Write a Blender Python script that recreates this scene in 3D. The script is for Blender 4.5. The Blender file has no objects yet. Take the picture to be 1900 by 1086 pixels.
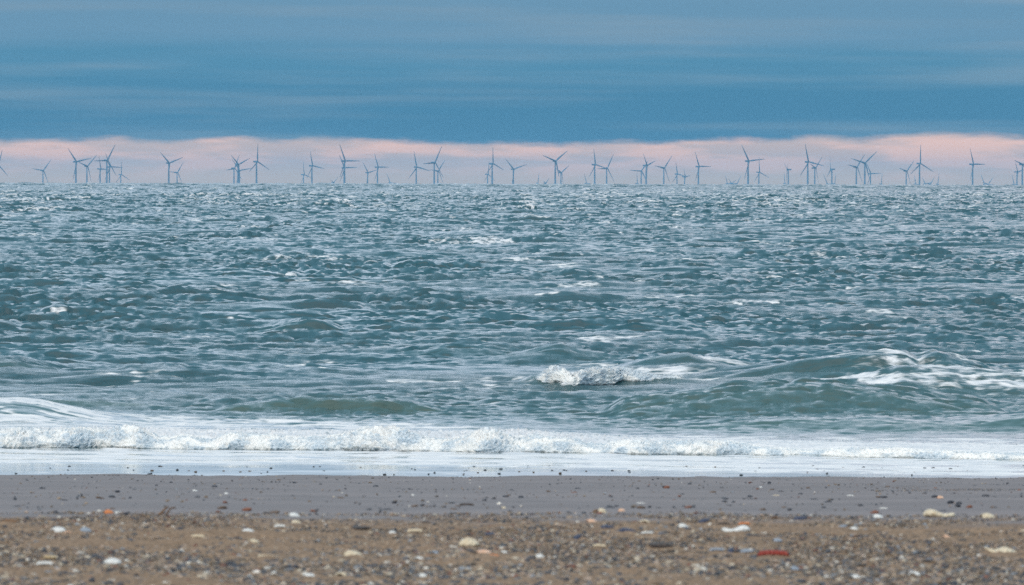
# beach, sea and offshore wind farm
import bpy, math
import numpy as np
from mathutils import Matrix, Vector
# sky colours (linear), before the air in front of them
BAND_LOW = (0.78, 0.56, 0.41)
BAND_A = (0.66, 0.50, 0.46)
BAND_B = (1.0, 0.62, 0.50)
DECK = [(0.0, (0.052, 0.195, 0.34)), (0.30, (0.062, 0.222, 0.37)), (0.40, (0.085, 0.26, 0.41)),
        (0.5, (0.145, 0.30, 0.445)), (0.62, (0.14, 0.295, 0.44)), (1.0, (0.24, 0.37, 0.52))]
DECK_STREAK = (0.25, 0.35, 0.44)
HIGH = [(0.0, (0.42, 0.57, 0.72)), (0.045, (0.46, 0.58, 0.73)), (0.08, (0.90, 1.06, 1.26)), (0.2, (0.84, 1.04, 1.24)), (0.38, (0.30, 0.60, 0.78)), (0.7, (0.40, 0.66, 0.80)), (0.88, (1.9, 1.8, 1.75)), (1.0, (2.2, 2.1, 2.0))]
WARM = (0.98, 0.80, 0.80)
WATER = (0.002, 0.052, 0.070)
WATER_SANDY = (0.036, 0.085, 0.078)
TURB = (0.10, 0.19, 0.29)  # light grey turbines, with shade and blue haze put into the colour
HAZE_COL = (0.30, 0.68, 1.0)
HAZE_D = 1.6e-5
ROW1, COL1 = 0.0010, 0.00024
FOLD = 0.20

# ------------------------------------------------------------ camera, sky, sun, exposure
S = bpy.context.scene
COL = S.collection
EYE = 4.0                        # lens height above the water, m
RE = 7.43e6                      # earth radius with refraction, m
F = 1900 * 200 / 36.0            # focal length in photo pixels
PITCH = math.atan((543 - 332.3) / F)
ROLL = math.radians(0.12)

cam_data = bpy.data.cameras.new('camera')
cam = bpy.data.objects.new('camera', cam_data)
COL.objects.link(cam)
cam_data.lens = 200.0
cam_data.sensor_width = 36.0
cam_data.clip_start = 0.5
cam_data.clip_end = 250000.0
cam_data.dof.use_dof = True
cam_data.dof.focus_distance = 240.0
cam_data.dof.aperture_fstop = 200.0 / 21.0   # 21 mm aperture
CAM_R = Matrix.Rotation(math.radians(90) - PITCH, 4, 'X') @ Matrix.Rotation(ROLL, 4, 'Z')
cam.matrix_world = Matrix.Translation((0, 0, EYE)) @ CAM_R
S.camera = cam

SUN_ELEV, SUN_AZ = math.radians(24), math.radians(205)   # azimuth clockwise from +Y: behind and left of the camera

W = bpy.data.worlds.new('World')
S.world = W
W.use_nodes = True


class NT:
    """small helper around a node tree"""
    def __init__(self, nt):
        self.nt = nt
        nt.nodes.clear()

    def n(self, kind, **kw):
        nd = self.nt.nodes.new(kind)
        for k, v in kw.items():
            setattr(nd, k, v)
        return nd

    def link(self, a, b):
        self.nt.links.new(a, b)

    def put(self, sock, v):
        if isinstance(v, bpy.types.NodeSocket):
            self.nt.links.new(v, sock)
        elif v is not None:
            if isinstance(v, (tuple, list)) and len(v) == 3 and sock.type == 'RGBA':
                v = (*v, 1.0)
            sock.default_value = v

    def math(self, op, a, b=None, c=None, clamp=False):
        nd = self.n('ShaderNodeMath', operation=op, use_clamp=clamp)
        self.put(nd.inputs[0], a)
        self.put(nd.inputs[1], b)
        self.put(nd.inputs[2], c)
        return nd.outputs[0]

    def step(self, v, lo, hi, a=0.0, b=1.0, smooth=True):
        nd = self.n('ShaderNodeMapRange', interpolation_type='SMOOTHSTEP' if smooth else 'LINEAR')
        self.put(nd.inputs[0], v)
        nd.inputs[1].default_value = lo
        nd.inputs[2].default_value = hi
        nd.inputs[3].default_value = a
        nd.inputs[4].default_value = b
        return nd.outputs[0]

    def mix(self, f, a, b, blend='MIX'):
        nd = self.n('ShaderNodeMix', data_type='RGBA', blend_type=blend)
        self.put(nd.inputs[0], f)
        self.put(nd.inputs[6], a)
        self.put(nd.inputs[7], b)
        return nd.outputs[2]

    def noise(self, vec, scale, detail=4, rough=0.55, dist=0.0, dims='3D'):
        nd = self.n('ShaderNodeTexNoise', noise_dimensions=dims)
        self.put(nd.inputs['Vector'], vec)
        nd.inputs['Scale'].default_value = scale
        nd.inputs['Detail'].default_value = detail
        nd.inputs['Roughness'].default_value = rough
        nd.inputs['Distortion'].default_value = dist
        return nd.outputs[0]

    def scaled(self, vec, s, loc=(0, 0, 0)):
        nd = self.n('ShaderNodeMapping')
        self.put(nd.inputs[0], vec)
        nd.inputs['Location'].default_value = loc
        nd.inputs['Scale'].default_value = s
        return nd.outputs[0]

    def ramp(self, f, stops, interp='LINEAR'):
        nd = self.n('ShaderNodeValToRGB')
        cr = nd.color_ramp
        cr.interpolation = interp
        while len(cr.elements) > 1:
            cr.elements.remove(cr.elements[-1])
        cr.elements[0].position = stops[0][0]
        cr.elements[0].color = (*stops[0][1], 1)
        for p, c in stops[1:]:
            e = cr.elements.new(p)
            e.color = (*c, 1)
        self.put(nd.inputs[0], f)
        return nd.outputs[0]


def lin(r, g, b):
    return tuple((c / 255 / 12.92) if c < 10.3 else ((c / 255 + 0.055) / 1.055) ** 2.4 for c in (r, g, b))


t = NT(W.node_tree)
gen = t.n('ShaderNodeTexCoord').outputs['Generated']
sep = t.n('ShaderNodeSeparateXYZ')
t.link(gen, sep.inputs[0])
dx, dy, dz = sep.outputs
# height of the cloud deck's lower edge above the horizon, along the horizon (read off the photo)
edge = [(0, 256), (100, 259), (200, 257), (300, 260), (400, 254), (450, 253), (500, 259), (600, 256), (700, 260), (760, 263), (900, 262),
        (1000, 266), (1100, 264), (1220, 263), (1300, 257), (1450, 256), (1500, 252), (1600, 254), (1750, 248), (1900, 251)]
fc = t.n('ShaderNodeFloatCurve')
cm = fc.mapping
pts = [((x / 1900.0), ((334.3 - y + (x - 950) * 0.0021) / F) / 0.02) for x, y in edge]
cv = cm.curves[0]
cv.points[0].location = pts[0]
cv.points[-1].location = pts[-1]
for p in pts[1:-1]:
    cv.points.new(*p)
cm.update()
t.put(fc.inputs['Value'], t.step(dx, -0.09, 0.09, smooth=False))
edge_z = t.math('MULTIPLY', fc.outputs[0], 0.02)
fine = t.noise(t.scaled(gen, (70, 1, 330)), 1.0, 5, 0.6)
warpz = t.math('ADD', dz, t.math('MULTIPLY', t.math('SUBTRACT', fine, 0.5), 0.0030))
deck = t.step(t.math('SUBTRACT', warpz, edge_z), -0.0012, 0.0003)
# bright, pink broken band between the horizon and the deck
patch = t.noise(t.scaled(gen, (44, 1, 330), (3.1, 0, 0.7)), 1.0, 4, 0.55)
band_up = t.mix(t.step(patch, 0.40, 0.60), BAND_A, BAND_B)
band = t.mix(t.step(t.math('ADD', dz, t.math('MULTIPLY', t.math('SUBTRACT', patch, 0.5), 0.004)), -0.0012, 0.0036), BAND_LOW, band_up)
# the blue-grey deck with soft level streaks
s1 = t.noise(t.scaled(gen, (10, 1, 190), (1.3, 0, 2.0)), 1.0, 4, 0.5)
s2 = t.noise(t.scaled(gen, (5, 1, 120), (7.7, 0, 5.1)), 1.0, 3, 0.5)
sw = t.math('ADD', dz, t.math('MULTIPLY', t.math('SUBTRACT', s2, 0.5), 0.006))
sw = t.math('ADD', sw, t.math('MULTIPLY', t.math('SUBTRACT', s1, 0.5), 0.012))
deck_c = t.ramp(t.step(sw, 0.0, 0.05, smooth=False), DECK)
deck_c = t.mix(t.math('MULTIPLY', t.step(s1, 0.45, 0.70), 0.5), deck_c, DECK_STREAK)
# the sky that lies above the picture: overcast, paler and brighter with height
big = t.noise(gen, 3.2, 5, 0.55)
high = t.ramp(t.step(dz, 0.0, 1.0, smooth=False), HIGH)
high = t.mix(t.math('MULTIPLY', t.math('SUBTRACT', big, 0.5), 1.0, clamp=True), high, (0.9, 0.95, 1.02), 'MIX')
warm = t.math('MULTIPLY', t.step(t.math('ADD', dx, t.math('MULTIPLY', t.math('SUBTRACT', big, 0.5), 0.6)), -0.05, 0.25), t.step(dz, 0.35, 0.06))
warm = t.math('MULTIPLY', warm, t.step(dy, 0.0, 0.5))
high = t.mix(t.math('MULTIPLY', warm, 0.75), high, WARM)
deck_c = t.mix(t.step(dz, 0.030, 0.048), deck_c, high)
sky_c = t.mix(deck, band, deck_c)
sky = t.n('ShaderNodeTexSky', sky_type='NISHITA', sun_disc=False, sun_elevation=SUN_ELEV, sun_rotation=SUN_AZ, dust_density=2.0)
b1 = t.n('ShaderNodeBackground')
t.link(sky.outputs[0], b1.inputs[0])
b1.inputs[1].default_value = 0.08
b2 = t.n('ShaderNodeBackground')
t.link(sky_c, b2.inputs[0])
b2.inputs[1].default_value = 1.0
mixs = t.n('ShaderNodeMixShader')
t.put(mixs.inputs[0], t.step(dz, 0.05, 0.4, 1.0, 0.85))
t.link(b1.outputs[0], mixs.inputs[1])
t.link(b2.outputs[0], mixs.inputs[2])
out = t.n('ShaderNodeOutputWorld')
t.link(mixs.outputs[0], out.inputs[0])

sun_data = bpy.data.lights.new('sun', 'SUN')
sun_data.energy = 1.5
sun_data.angle = math.radians(14)
sun_data.color = (1.0, 0.92, 0.84)
sun = bpy.data.objects.new('sun', sun_data)
COL.objects.link(sun)
sun_dir = Vector((math.sin(SUN_AZ) * math.cos(SUN_ELEV), math.cos(SUN_AZ) * math.cos(SUN_ELEV), math.sin(SUN_ELEV)))
sun.rotation_euler = (-sun_dir).to_track_quat('-Z', 'Y').to_euler()

S.view_settings.view_transform = 'Standard'
S.view_settings.look = 'None'
S.view_settings.exposure = 0.0
S.view_settings.gamma = 1.0
S.view_settings.use_curve_mapping = False
S.cycles.max_bounces = 6
S.cycles.diffuse_bounces = 4
S.cycles.glossy_bounces = 3
S.cycles.volume_bounces = 0
S.cycles.use_denoising = False

# ------------------------------------------------------------ helpers
RNG = np.random.default_rng(7)
MR = np.array(CAM_R.to_3x3())


def pix_dir(px, py):
    d = MR @ np.array([(px - 950) / F, (543 - py) / F, -1.0])
    return d / d[1]


def beach_z(x, y):
    """the beach: a berm before the camera, then the even slope down into the water"""
    y = np.asarray(y, float)
    x = np.asarray(x, float)
    s = 0.04695
    k = 1.0
    u = (y - 33.9) / k
    soft = np.where(u > 20, y - 33.9, k * np.log1p(np.exp(np.clip(u, -40, 20))))
    z = 2.0 - s * soft
    z = z + np.clip(20.0 - y, 0, 400) * 0.012
    z = z + 0.012 * np.sin(x * 0.7 + y * 0.31) * np.cos(y * 0.23 - x * 0.11)
    z = z + 0.006 * np.sin(x * 1.9 + 0.8 * np.sin(y * 0.9)) * (y > 10)
    z = np.maximum(z, -3.0 - 0.0 * y)
    return z - (x * x + y * y) / (2 * RE)


def sea_level(x, y):
    return -(x * x + y * y) / (2 * RE)


def on_ground(px, py, zf=beach_z):
    d = pix_dir(px, py)
    lo, hi = 15.0, 3000.0
    for _ in range(60):
        m = 0.5 * (lo + hi)
        if EYE + d[2] * m > float(zf(d[0] * m, m)):
            lo = m
        else:
            hi = m
    return np.array([d[0] * lo, lo, float(zf(d[0] * lo, lo))])


def on_sea(px, py):
    return on_ground(px, py, sea_level)


def sstep(a, b, v):
    u = np.clip((v - a) / (b - a), 0, 1)
    return u * u * (3 - 2 * u)


def mesh_np(name, verts, faces, smooth=True):
    """verts (n,3), faces (m,k) all of the same size"""
    me = bpy.data.meshes.new(name)
    n, (m, k) = len(verts), faces.shape
    me.vertices.add(n)
    me.vertices.foreach_set('co', np.ascontiguousarray(verts, np.float32).ravel())
    me.loops.add(m * k)
    me.loops.foreach_set('vertex_index', np.ascontiguousarray(faces, np.int32).ravel())
    me.polygons.add(m)
    me.polygons.foreach_set('loop_start', np.arange(0, m * k, k, dtype=np.int32))
    me.polygons.foreach_set('use_smooth', np.full(m, smooth, bool))
    me.update(calc_edges=True)
    return me


def attr_f(me, name, vals):
    a = me.attributes.new(name, 'FLOAT', 'POINT')
    a.data.foreach_set('value', np.ascontiguousarray(vals, np.float32).ravel())


def attr_c(me, name, cols):
    a = me.attributes.new(name, 'FLOAT_COLOR', 'POINT')
    c = np.ones((len(cols), 4), np.float32)
    c[:, :3] = cols
    a.data.foreach_set('color', c.ravel())


def grid_faces(nr, nc):
    i = np.arange((nr - 1) * (nc - 1))
    r, c = i // (nc - 1), i % (nc - 1)
    a = r * nc + c
    return np.stack([a, a + 1, a + nc + 1, a + nc], 1)


def link(name, me, mat=None, parent=None, **props):
    o = bpy.data.objects.new(name, me)
    COL.objects.link(o)
    if mat is not None:
        me.materials.append(mat)
    o.parent = parent
    for k, v in props.items():
        o[k] = v
    return o


def gauss_tile(n, L, lam_lo, lam_hi, power, seed, ax=1.0):
    """periodic random field of n x n cells over L metres, unit variance"""
    r = np.random.default_rng(seed)
    k1 = np.fft.fftfreq(n, L / n)
    kx, ky = np.meshgrid(k1, k1)
    k = np.hypot(kx * ax, ky)
    k[0, 0] = 1
    a = k ** (-power) * np.exp(-(1 / (k * lam_hi)) ** 2) * np.exp(-(k * lam_lo) ** 2)
    a[0, 0] = 0
    f = np.real(np.fft.ifft2(np.fft.fft2(r.standard_normal((n, n))) * a))
    return f / f.std()


def sample(tile, L, x, y):
    n = tile.shape[0]
    u = (x / L * n) % n
    v = (y / L * n) % n
    i = np.floor(u).astype(int) % n
    j = np.floor(v).astype(int) % n
    fu, fv = u - np.floor(u), v - np.floor(v)
    i2, j2 = (i + 1) % n, (j + 1) % n
    return ((tile[j, i] * (1 - fu) + tile[j, i2] * fu) * (1 - fv) + (tile[j2, i] * (1 - fu) + tile[j2, i2] * fu) * fv)


def principled(name, base=(0.5, 0.5, 0.5), rough=0.6, spec=0.5, ior=1.45):
    m = bpy.data.materials.new(name)
    m.use_nodes = True
    tt = NT(m.node_tree)
    p = tt.n('ShaderNodeBsdfPrincipled')
    tt.put(p.inputs['Base Color'], base)
    tt.put(p.inputs['Roughness'], rough)
    p.inputs['Specular IOR Level'].default_value = spec
    p.inputs['IOR'].default_value = ior
    o = tt.n('ShaderNodeOutputMaterial')
    tt.link(p.outputs[0], o.inputs[0])
    return m, tt, p


def bump(tt, h, strength, dist, normal=None):
    b = tt.n('ShaderNodeBump')
    tt.put(b.inputs['Strength'], strength)
    tt.put(b.inputs['Distance'], dist)
    tt.put(b.inputs['Height'], h)
    if normal is not None:
        tt.link(normal, b.inputs['Normal'])
    return b.outputs[0]

# ------------------------------------------------------------ the single finds on the beach, read off the photo
# px, py = foot of the find in the photo, width px, kind, colour, turn, tilt, label
FINDS = [
    (362, 913, 11, 'clam', 'white', 0.3, 0, 'small white shell upper left on the wet grey sand, biggest of three there'),
    (420, 917, 8, 'clam', 'white', 0.1, 0, 'small white shell on the grey sand right of a slightly bigger one'),
    (410, 921, 7, 'clam', 'cream', 0.9, 0, 'tiny cream shell fragment below two white shells on the grey sand'),
    (202, 953, 17, 'clam', 'orange', 0.2, 0, 'bright orange domed shell where the grey sand meets the brown'),
    (218, 953, 11, 'clam', 'white', 2.2, 0, 'white shell leaning against the bright orange one'),
    (495, 954, 17, 'mussel', 'dark', 0.2, 0, 'reddish dark shell piece on the sand border, left half of the photo'),
    (546, 961, 24, 'clam', 'white', 0.4, 0, 'white shell perched on the sand border above a paler upright one'),
    (551, 973, 18, 'clam', 'cream', 1.5, 0.6, 'pale upright shell just below the white shell on the border'),
    (17, 970, 33, 'stone', 'brown', 0.1, 0, 'rounded yellow brown stone at the left edge of the photo'),
    (109, 986, 25, 'clam', 'white', 0.5, 0.2, 'white slanting shell, upper left of the brown foreground'),
    (125, 990, 12, 'clam', 'peach', 1.9, 0, 'small peach shell touching the slanting white shell'),
    (159, 987, 22, 'clam', 'grey', 0.1, 0, 'pale grey shell beside a dark pebble, upper left foreground'),
    (461, 990, 25, 'clam', 'white', 0.1, 0, 'bright white domed shell with a dark stone at its right'),
    (519, 979, 23, 'razor', 'white', 0.15, 0, 'long white shell strip between the white dome and the border shell'),
    (367, 998, 28, 'razor', 'cream', -0.1, 0, 'arched cream shell strip in the left middle foreground'),
    (471, 1007, 20, 'clam', 'cream', 0.6, 0, 'cream shell below the bright white dome'),
    (92, 1036, 30, 'stone', 'tan', 0.3, 0, 'tan domed stone above a long white shell, lower left'),
    (83, 1049, 33, 'razor', 'white', 0.05, 0, 'long flat white shell at lower left, under the tan stone'),
    (211, 1046, 30, 'clam', 'white', -0.3, 0, 'white domed shell, right of the long flat one at lower left'),
    (493, 1036, 32, 'razor', 'cream', 0.0, 0, 'flat cream shell bar in the lower foreground, left of centre'),
    (575, 1073, 25, 'clam', 'white', 0.3, 0, 'white shell close to the bottom edge, left of centre'),
    (634, 1069, 20, 'clam', 'cream', 1.2, 0, 'cream shell near the bottom edge, half buried in gravel'),
    (655, 1032, 34, 'clam', 'cream', 0.1, 0, 'large cream and tan domed shell left of the photo centre'),
    (872, 1012, 36, 'clam', 'cream', -0.15, 0, 'large cream domed shell nearest the centre of the foreground'),
    (770, 988, 30, 'razor', 'cream', 0.15, 0, 'flat cream shell strip left of and above the central cream dome'),
    (729, 990, 12, 'clam', 'white', 1.2, 0.5, 'small tilted white shell between two dark stones'),
    (898, 1028, 27, 'clam', 'peach', 0.3, 0.2, 'pink white shell among red brown crab remains'),
    (880, 1028, 20, 'mussel', 'dark', 0.3, 0, 'dark end of the crab remains left of the pink shell'),
    (918, 1034, 26, 'mussel', 'orange', -0.4, 0, 'rusty orange crab claw piece right of the pink shell'),
    (935, 1027, 14, 'clam', 'white', 0.8, 0, 'small white shell at the upper right of the crab remains'),
    (1002, 1035, 16, 'clam', 'white', 0.2, 0, 'round white shell alone in the centre foreground'),
    (778, 1039, 17, 'clam', 'white', 0.9, 0, 'small flat white shell between the two large cream domes'),
    (807, 1028, 15, 'clam', 'grey', 0.9, 0, 'pale grey shell above the small flat white one'),
    (785, 1071, 18, 'clam', 'white', 0.4, 0, 'white shell near the bottom, left of the centre line'),
    (1112, 1015, 27, 'razor', 'cream', -0.25, 0, 'cream shell strip right of centre, before the dark flat stone'),
    (1201, 991, 26, 'razor', 'white', 0.35, 0, 'tilted white shell strip between two dark stones, right of centre'),
    (1189, 936, 18, 'razor', 'white', 0.0, 0, 'flat white shell high on the grey sand, right of centre'),
    (1154, 949, 13, 'clam', 'peach', 0.0, 0, 'small peach shell on the grey sand near a brown shell pair'),
    (1106, 950, 16, 'mussel', 'brown', 0.7, 0.3, 'brown shell half of the pair standing on the grey sand'),
    (1118, 950, 15, 'clam', 'cream', 1.5, 0.7, 'pale upright shell half beside the brown one on grey sand'),
    (1098, 970, 21, 'clam', 'peach', 0.4, 0, 'pinkish cream shell on the border, under the brown shell pair'),
    (1196, 970, 17, 'clam', 'cream', 1.4, 0, 'yellowish shell on the border right of the pinkish one'),
    (935, 944, 10, 'clam', 'cream', 0.4, 0, 'small cream shell on grey sand beside the black seaweed'),
    (766, 920, 7, 'clam', 'white', 0.4, 0, 'tiny white shell on upper grey sand left of centre'),
    (1267, 979, 18, 'clam', 'white', 0.2, 0, 'white shell left of the large white slab'),
    (1224, 1016, 50, 'stone', 'dark', 0.0, 0, 'dark flat elongated stone right of centre in the foreground'),
    (668, 983, 34, 'stone', 'dark', 0.1, 0, 'long dark flat stone, the longest left of centre'),
    (792, 971, 17, 'stone', 'dark', 0.5, 0, 'small black stone on the sand border left of centre'),
    (907, 993, 20, 'stone', 'blue', 0.3, 0, 'blue black stone above the central cream shell'),
    (1127, 981, 28, 'mussel', 'blue', 0.2, 0, 'dark blue mussel lying level under the pinkish border shell'),
    (1164, 988, 34, 'mussel', 'blue', -0.1, 0, 'long dark blue mussel left of the tilted white strip'),
    (1073, 998, 24, 'mussel', 'blue', 0.9, 0.4, 'upturned dark mussel standing up in the centre right foreground'),
    (1435, 1032, 61, 'razor', 'red', -0.06, 0, 'long bright red shell lying in the right foreground'),
    (1357, 1025, 26, 'mussel', 'blue', 1.1, 0.7, 'upright blue black mussel left of the long red shell'),
    (1386, 1025, 30, 'mussel', 'grey', -0.5, 0.1, 'pale blue mussel valve between the upright mussel and the red shell'),
    (1330, 1023, 30, 'razor', 'grey', 0.2, 0, 'grey shell strip left of the upright blue black mussel'),
    (1366, 988, 50, 'slab', 'white', -0.05, 0, 'largest white shell, a flat slab above the red one'),
    (1381, 974, 24, 'razor', 'orange', 0.2, 0, 'thin red brown shell directly above the large white slab'),
    (1342, 974, 24, 'razor', 'dark', 0.0, 0, 'thin dark strip of weed left of the red brown shell'),
    (1400, 997, 24, 'stone', 'dark', 0.0, 0, 'short black stick of stone below the large white slab'),
    (1742, 961, 62, 'slab', 'cream', 0.0, 0, 'longest cream shell, lying on the sand border at the right'),
    (1833, 961, 26, 'clam', 'cream', 0.2, 0, 'pale domed shell right of the longest cream shell'),
    (1629, 961, 20, 'clam', 'white', 0.1, 0, 'white shell on the border with a brown stone at its right'),
    (1563, 981, 26, 'mussel', 'grey', 0.6, 0.4, 'black and white open mussel, left one of the mussel trio'),
    (1585, 984, 18, 'clam', 'white', 0.3, 0, 'white shell in the middle of the mussel trio'),
    (1625, 981, 12, 'mussel', 'grey', 1.2, 0.5, 'small black and white mussel at the right end of the trio'),
    (1485, 965, 30, 'mussel', 'blue', 0.3, 0.2, 'arched blue black mussel on the border, right of centre'),
    (1307, 969, 28, 'mussel', 'blue', 0.4, 0.3, 'blue grey mussel lump on the border above the white slab'),
    (1439, 962, 18, 'stone', 'brown', 0.4, 0, 'brown stone on the border left of the arched mussel'),
    (1854, 1027, 51, 'slab', 'cream', 0.0, 0, 'cream and orange shell slab at the right edge of the foreground'),
    (1756, 998, 14, 'clam', 'peach', 0.4, 0, 'small peach shell left of a dark purple stone'),
    (1785, 1005, 21, 'stone', 'dark', 0.2, 0, 'dark purple stone right of the small peach shell'),
    (1440, 921, 14, 'razor', 'cream', 0.0, 0, 'small cream strip on grey sand, right half, leftmost of three'),
    (1578, 921, 14, 'razor', 'white', 0.1, 0, 'small white strip on grey sand, middle of three in the right half'),
    (1745, 925, 13, 'clam', 'peach', 0.1, 0, 'small pale pink shell on grey sand, rightmost of three'),
    (1639, 945, 16, 'razor', 'white', 0.0, 0, 'white strip just above the sand border in the right half'),
    (1412, 905, 6, 'clam', 'white', 0.0, 0, 'tiny white shell high on the grey sand right of centre'),
    (1475, 1058, 18, 'clam', 'grey', 0.3, 0, 'washed out grey white shell below the red one'),
    (1443, 1005, 18, 'clam', 'grey', 0.2, 0, 'blue grey shell above the red one'),
    (1489, 1004, 20, 'stone', 'dark', 0.4, 0, 'black stone right of the blue grey shell'),
    (1588, 1073, 17, 'clam', 'white', 0.4, 0, 'white shell in the gravel near the bottom, right half'),
    (1698, 1068, 20, 'clam', 'white', 1.0, 0, 'bluish white shell in gravel near the bottom, right of another'),
    (1721, 1043, 20, 'stone', 'dark', 0.1, 0, 'flat black stone in the lower right foreground'),
    (1600, 1050, 17, 'stone', 'dark', 0.1, 0, 'small flat black stone right of the grey white shell'),
    (866, 939, 30, 'razor', 'dark', 0.0, 0, 'black strip of seaweed lying on the grey sand near the centre'),
]


def clear_of_finds(x, y, keep):
    """loose stones do not lie on, or right in front of, a shell"""
    for px, py, wpx, *_ in FINDS:
        g = on_ground(px, py)
        w = wpx * g[1] / F
        keep &= ~((np.abs(x - g[0]) < 0.56 * w) & (y > g[1] - 0.30) & (y < g[1] + 0.5 * w))
    return keep

# ------------------------------------------------------------ the beach (one sheet, from behind the camera to under the sea)
def spread(vals_dense, far, growth=1.18):
    v = list(vals_dense)
    st = v[-1] - v[-2]
    while v[-1] < far:
        st *= growth
        v.append(v[-1] + st)
    return v


near_y = list(np.arange(24.0, 37.0, 0.025)) + list(np.arange(37.0, 80.0, 0.16))
ys = np.array(sorted([24.0 - d for d in spread([0, 0.05], 330)[1:]]) + near_y + [80.0 + d for d in spread([0, 0.3], 120)[0:]])
pos_x = spread(list(np.arange(0, 4.2, 0.016)), 420)
xs = np.array([-v for v in pos_x[:0:-1]] + pos_x)
X, Y = np.meshgrid(xs, ys)
rough_a = gauss_tile(512, 4.0, 0.02, 0.5, 1.2, 3)
rough_b = gauss_tile(512, 37.0, 0.2, 6.0, 1.3, 4)
Z = beach_z(X, Y)
dry = 1 - sstep(33.2, 34.9, Y + 0.5 * sample(rough_b, 37.0, X, Y))
Z = Z + 0.0035 * sample(rough_a, 4.0, X, Y) * dry * (np.abs(X) < 9) + 0.006 * sample(rough_b, 37.0, X, Y)
bm_me = mesh_np('beach', np.stack([X, Y, Z], -1).reshape(-1, 3), grid_faces(len(ys), len(xs)))
attr_f(bm_me, 'dry', dry.ravel())


def sand_material():
    m, tt, p = principled('sand')
    pos = tt.n('ShaderNodeNewGeometry').outputs['Position']
    a = tt.n('ShaderNodeAttribute', attribute_name='dry').outputs['Fac']
    g1 = tt.noise(pos, 140, 3, 0.7)
    g2 = tt.noise(pos, 38, 4, 0.65)
    g3 = tt.noise(tt.scaled(pos, (0.5, 2.0, 1)), 1.1, 4, 0.6)
    dry_c = tt.ramp(g2, [(0.30, (0.10, 0.062, 0.040)), (0.44, (0.215, 0.142, 0.092)), (0.58, (0.35, 0.235, 0.155)), (0.72, (0.52, 0.37, 0.25))])
    dry_c = tt.mix(tt.step(g1, 0.3, 0.7, 0.0, 0.55), dry_c, (0.13, 0.105, 0.08))
    dry_c = tt.mix(tt.step(g3, 0.35, 0.7, 0.0, 0.35), dry_c, (0.17, 0.13, 0.10))
    g4 = tt.noise(tt.scaled(pos, (0.10, 0.6, 1)), 1.0, 4, 0.55)
    wet_c = tt.mix(tt.step(g4, 0.35, 0.68), (0.145, 0.117, 0.115), (0.195, 0.158, 0.154))
    wet_c = tt.mix(tt.step(g1, 0.3, 0.7, 0.0, 0.3), wet_c, (0.10, 0.095, 0.10))
    tt.put(p.inputs['Base Color'], tt.mix(a, wet_c, dry_c))
    tt.put(p.inputs['Roughness'], tt.step(a, 0, 1, 0.55, 0.9))
    tt.put(p.inputs['Specular IOR Level'], tt.step(a, 0, 1, 0.32, 0.15))
    gb = tt.noise(pos, 60, 5, 0.7)
    tt.link(bump(tt, gb, 0.6, 0.004), p.inputs['Normal'])
    return m


beach = link('beach', bm_me, sand_material(), kind='structure')

# ------------------------------------------------------------ stones: one fine gravel, then single pebbles and shells
PH = (1 + 5 ** 0.5) / 2
ICO_V = np.array([(-1, PH, 0), (1, PH, 0), (-1, -PH, 0), (1, -PH, 0), (0, -1, PH), (0, 1, PH), (0, -1, -PH), (0, 1, -PH),
                  (PH, 0, -1), (PH, 0, 1), (-PH, 0, -1), (-PH, 0, 1)]) / math.hypot(1, PH)
ICO_F = np.array([(0, 11, 5), (0, 5, 1), (0, 1, 7), (0, 7, 10), (0, 10, 11), (1, 5, 9), (5, 11, 4), (11, 10, 2), (10, 7, 6), (7, 1, 8),
                  (3, 9, 4), (3, 4, 2), (3, 2, 6), (3, 6, 8), (3, 8, 9), (4, 9, 5), (2, 4, 11), (6, 2, 10), (8, 6, 7), (9, 8, 1)])


def subdivide(v, f):
    v = list(map(tuple, v))
    cache, nf = {}, []

    def mid(a, b):
        k = (min(a, b), max(a, b))
        if k not in cache:
            p = (np.array(v[a]) + np.array(v[b])) / 2
            v.append(tuple(p / np.linalg.norm(p)))
            cache[k] = len(v) - 1
        return cache[k]
    for a, b, c in f:
        ab, bc, ca = mid(a, b), mid(b, c), mid(c, a)
        nf += [(a, ab, ca), (b, bc, ab), (c, ca, bc), (ab, bc, ca)]
    return np.array(v), np.array(nf)


ICO2_V, ICO2_F = subdivide(ICO_V, ICO_F)
ICO3_V, ICO3_F = subdivide(ICO2_V, ICO2_F)


def scatter_mesh(name, centres, sizes, cols, rng, base=(ICO_V, ICO_F), jitter=0.22, flat=(0.35, 0.75), smooth=False):
    """many small stones as one mesh: centres (n,3), sizes (n,), cols (n,3)"""
    bv, bf = base
    n, k = len(centres), len(bv)
    v = bv[None] * (1 + jitter * rng.standard_normal((n, k, 1)))
    sc = np.stack([np.ones(n), rng.uniform(0.6, 1.0, n), rng.uniform(*flat, n)], 1) * sizes[:, None] / 2
    v = v * sc[:, None]
    a = rng.uniform(0, 2 * math.pi, n)
    ca, sa = np.cos(a)[:, None], np.sin(a)[:, None]
    x = v[..., 0] * ca - v[..., 1] * sa
    y = v[..., 0] * sa + v[..., 1] * ca
    v = np.stack([x, y, v[..., 2]], -1) + centres[:, None]
    f = bf[None] + (np.arange(n) * k)[:, None, None]
    me = mesh_np(name, v.reshape(-1, 3), f.reshape(-1, 3), smooth)
    attr_c(me, 'stone', np.repeat(cols, k, 0))
    return me


PALETTE = np.array([(0.035, 0.04, 0.055), (0.05, 0.055, 0.07), (0.10, 0.105, 0.12), (0.16, 0.165, 0.18), (0.12, 0.09, 0.065), (0.20, 0.14, 0.09),
                    (0.30, 0.22, 0.15), (0.45, 0.38, 0.29), (0.62, 0.58, 0.52), (0.16, 0.06, 0.035), (0.24, 0.26, 0.29), (0.34, 0.25, 0.19)])


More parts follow.
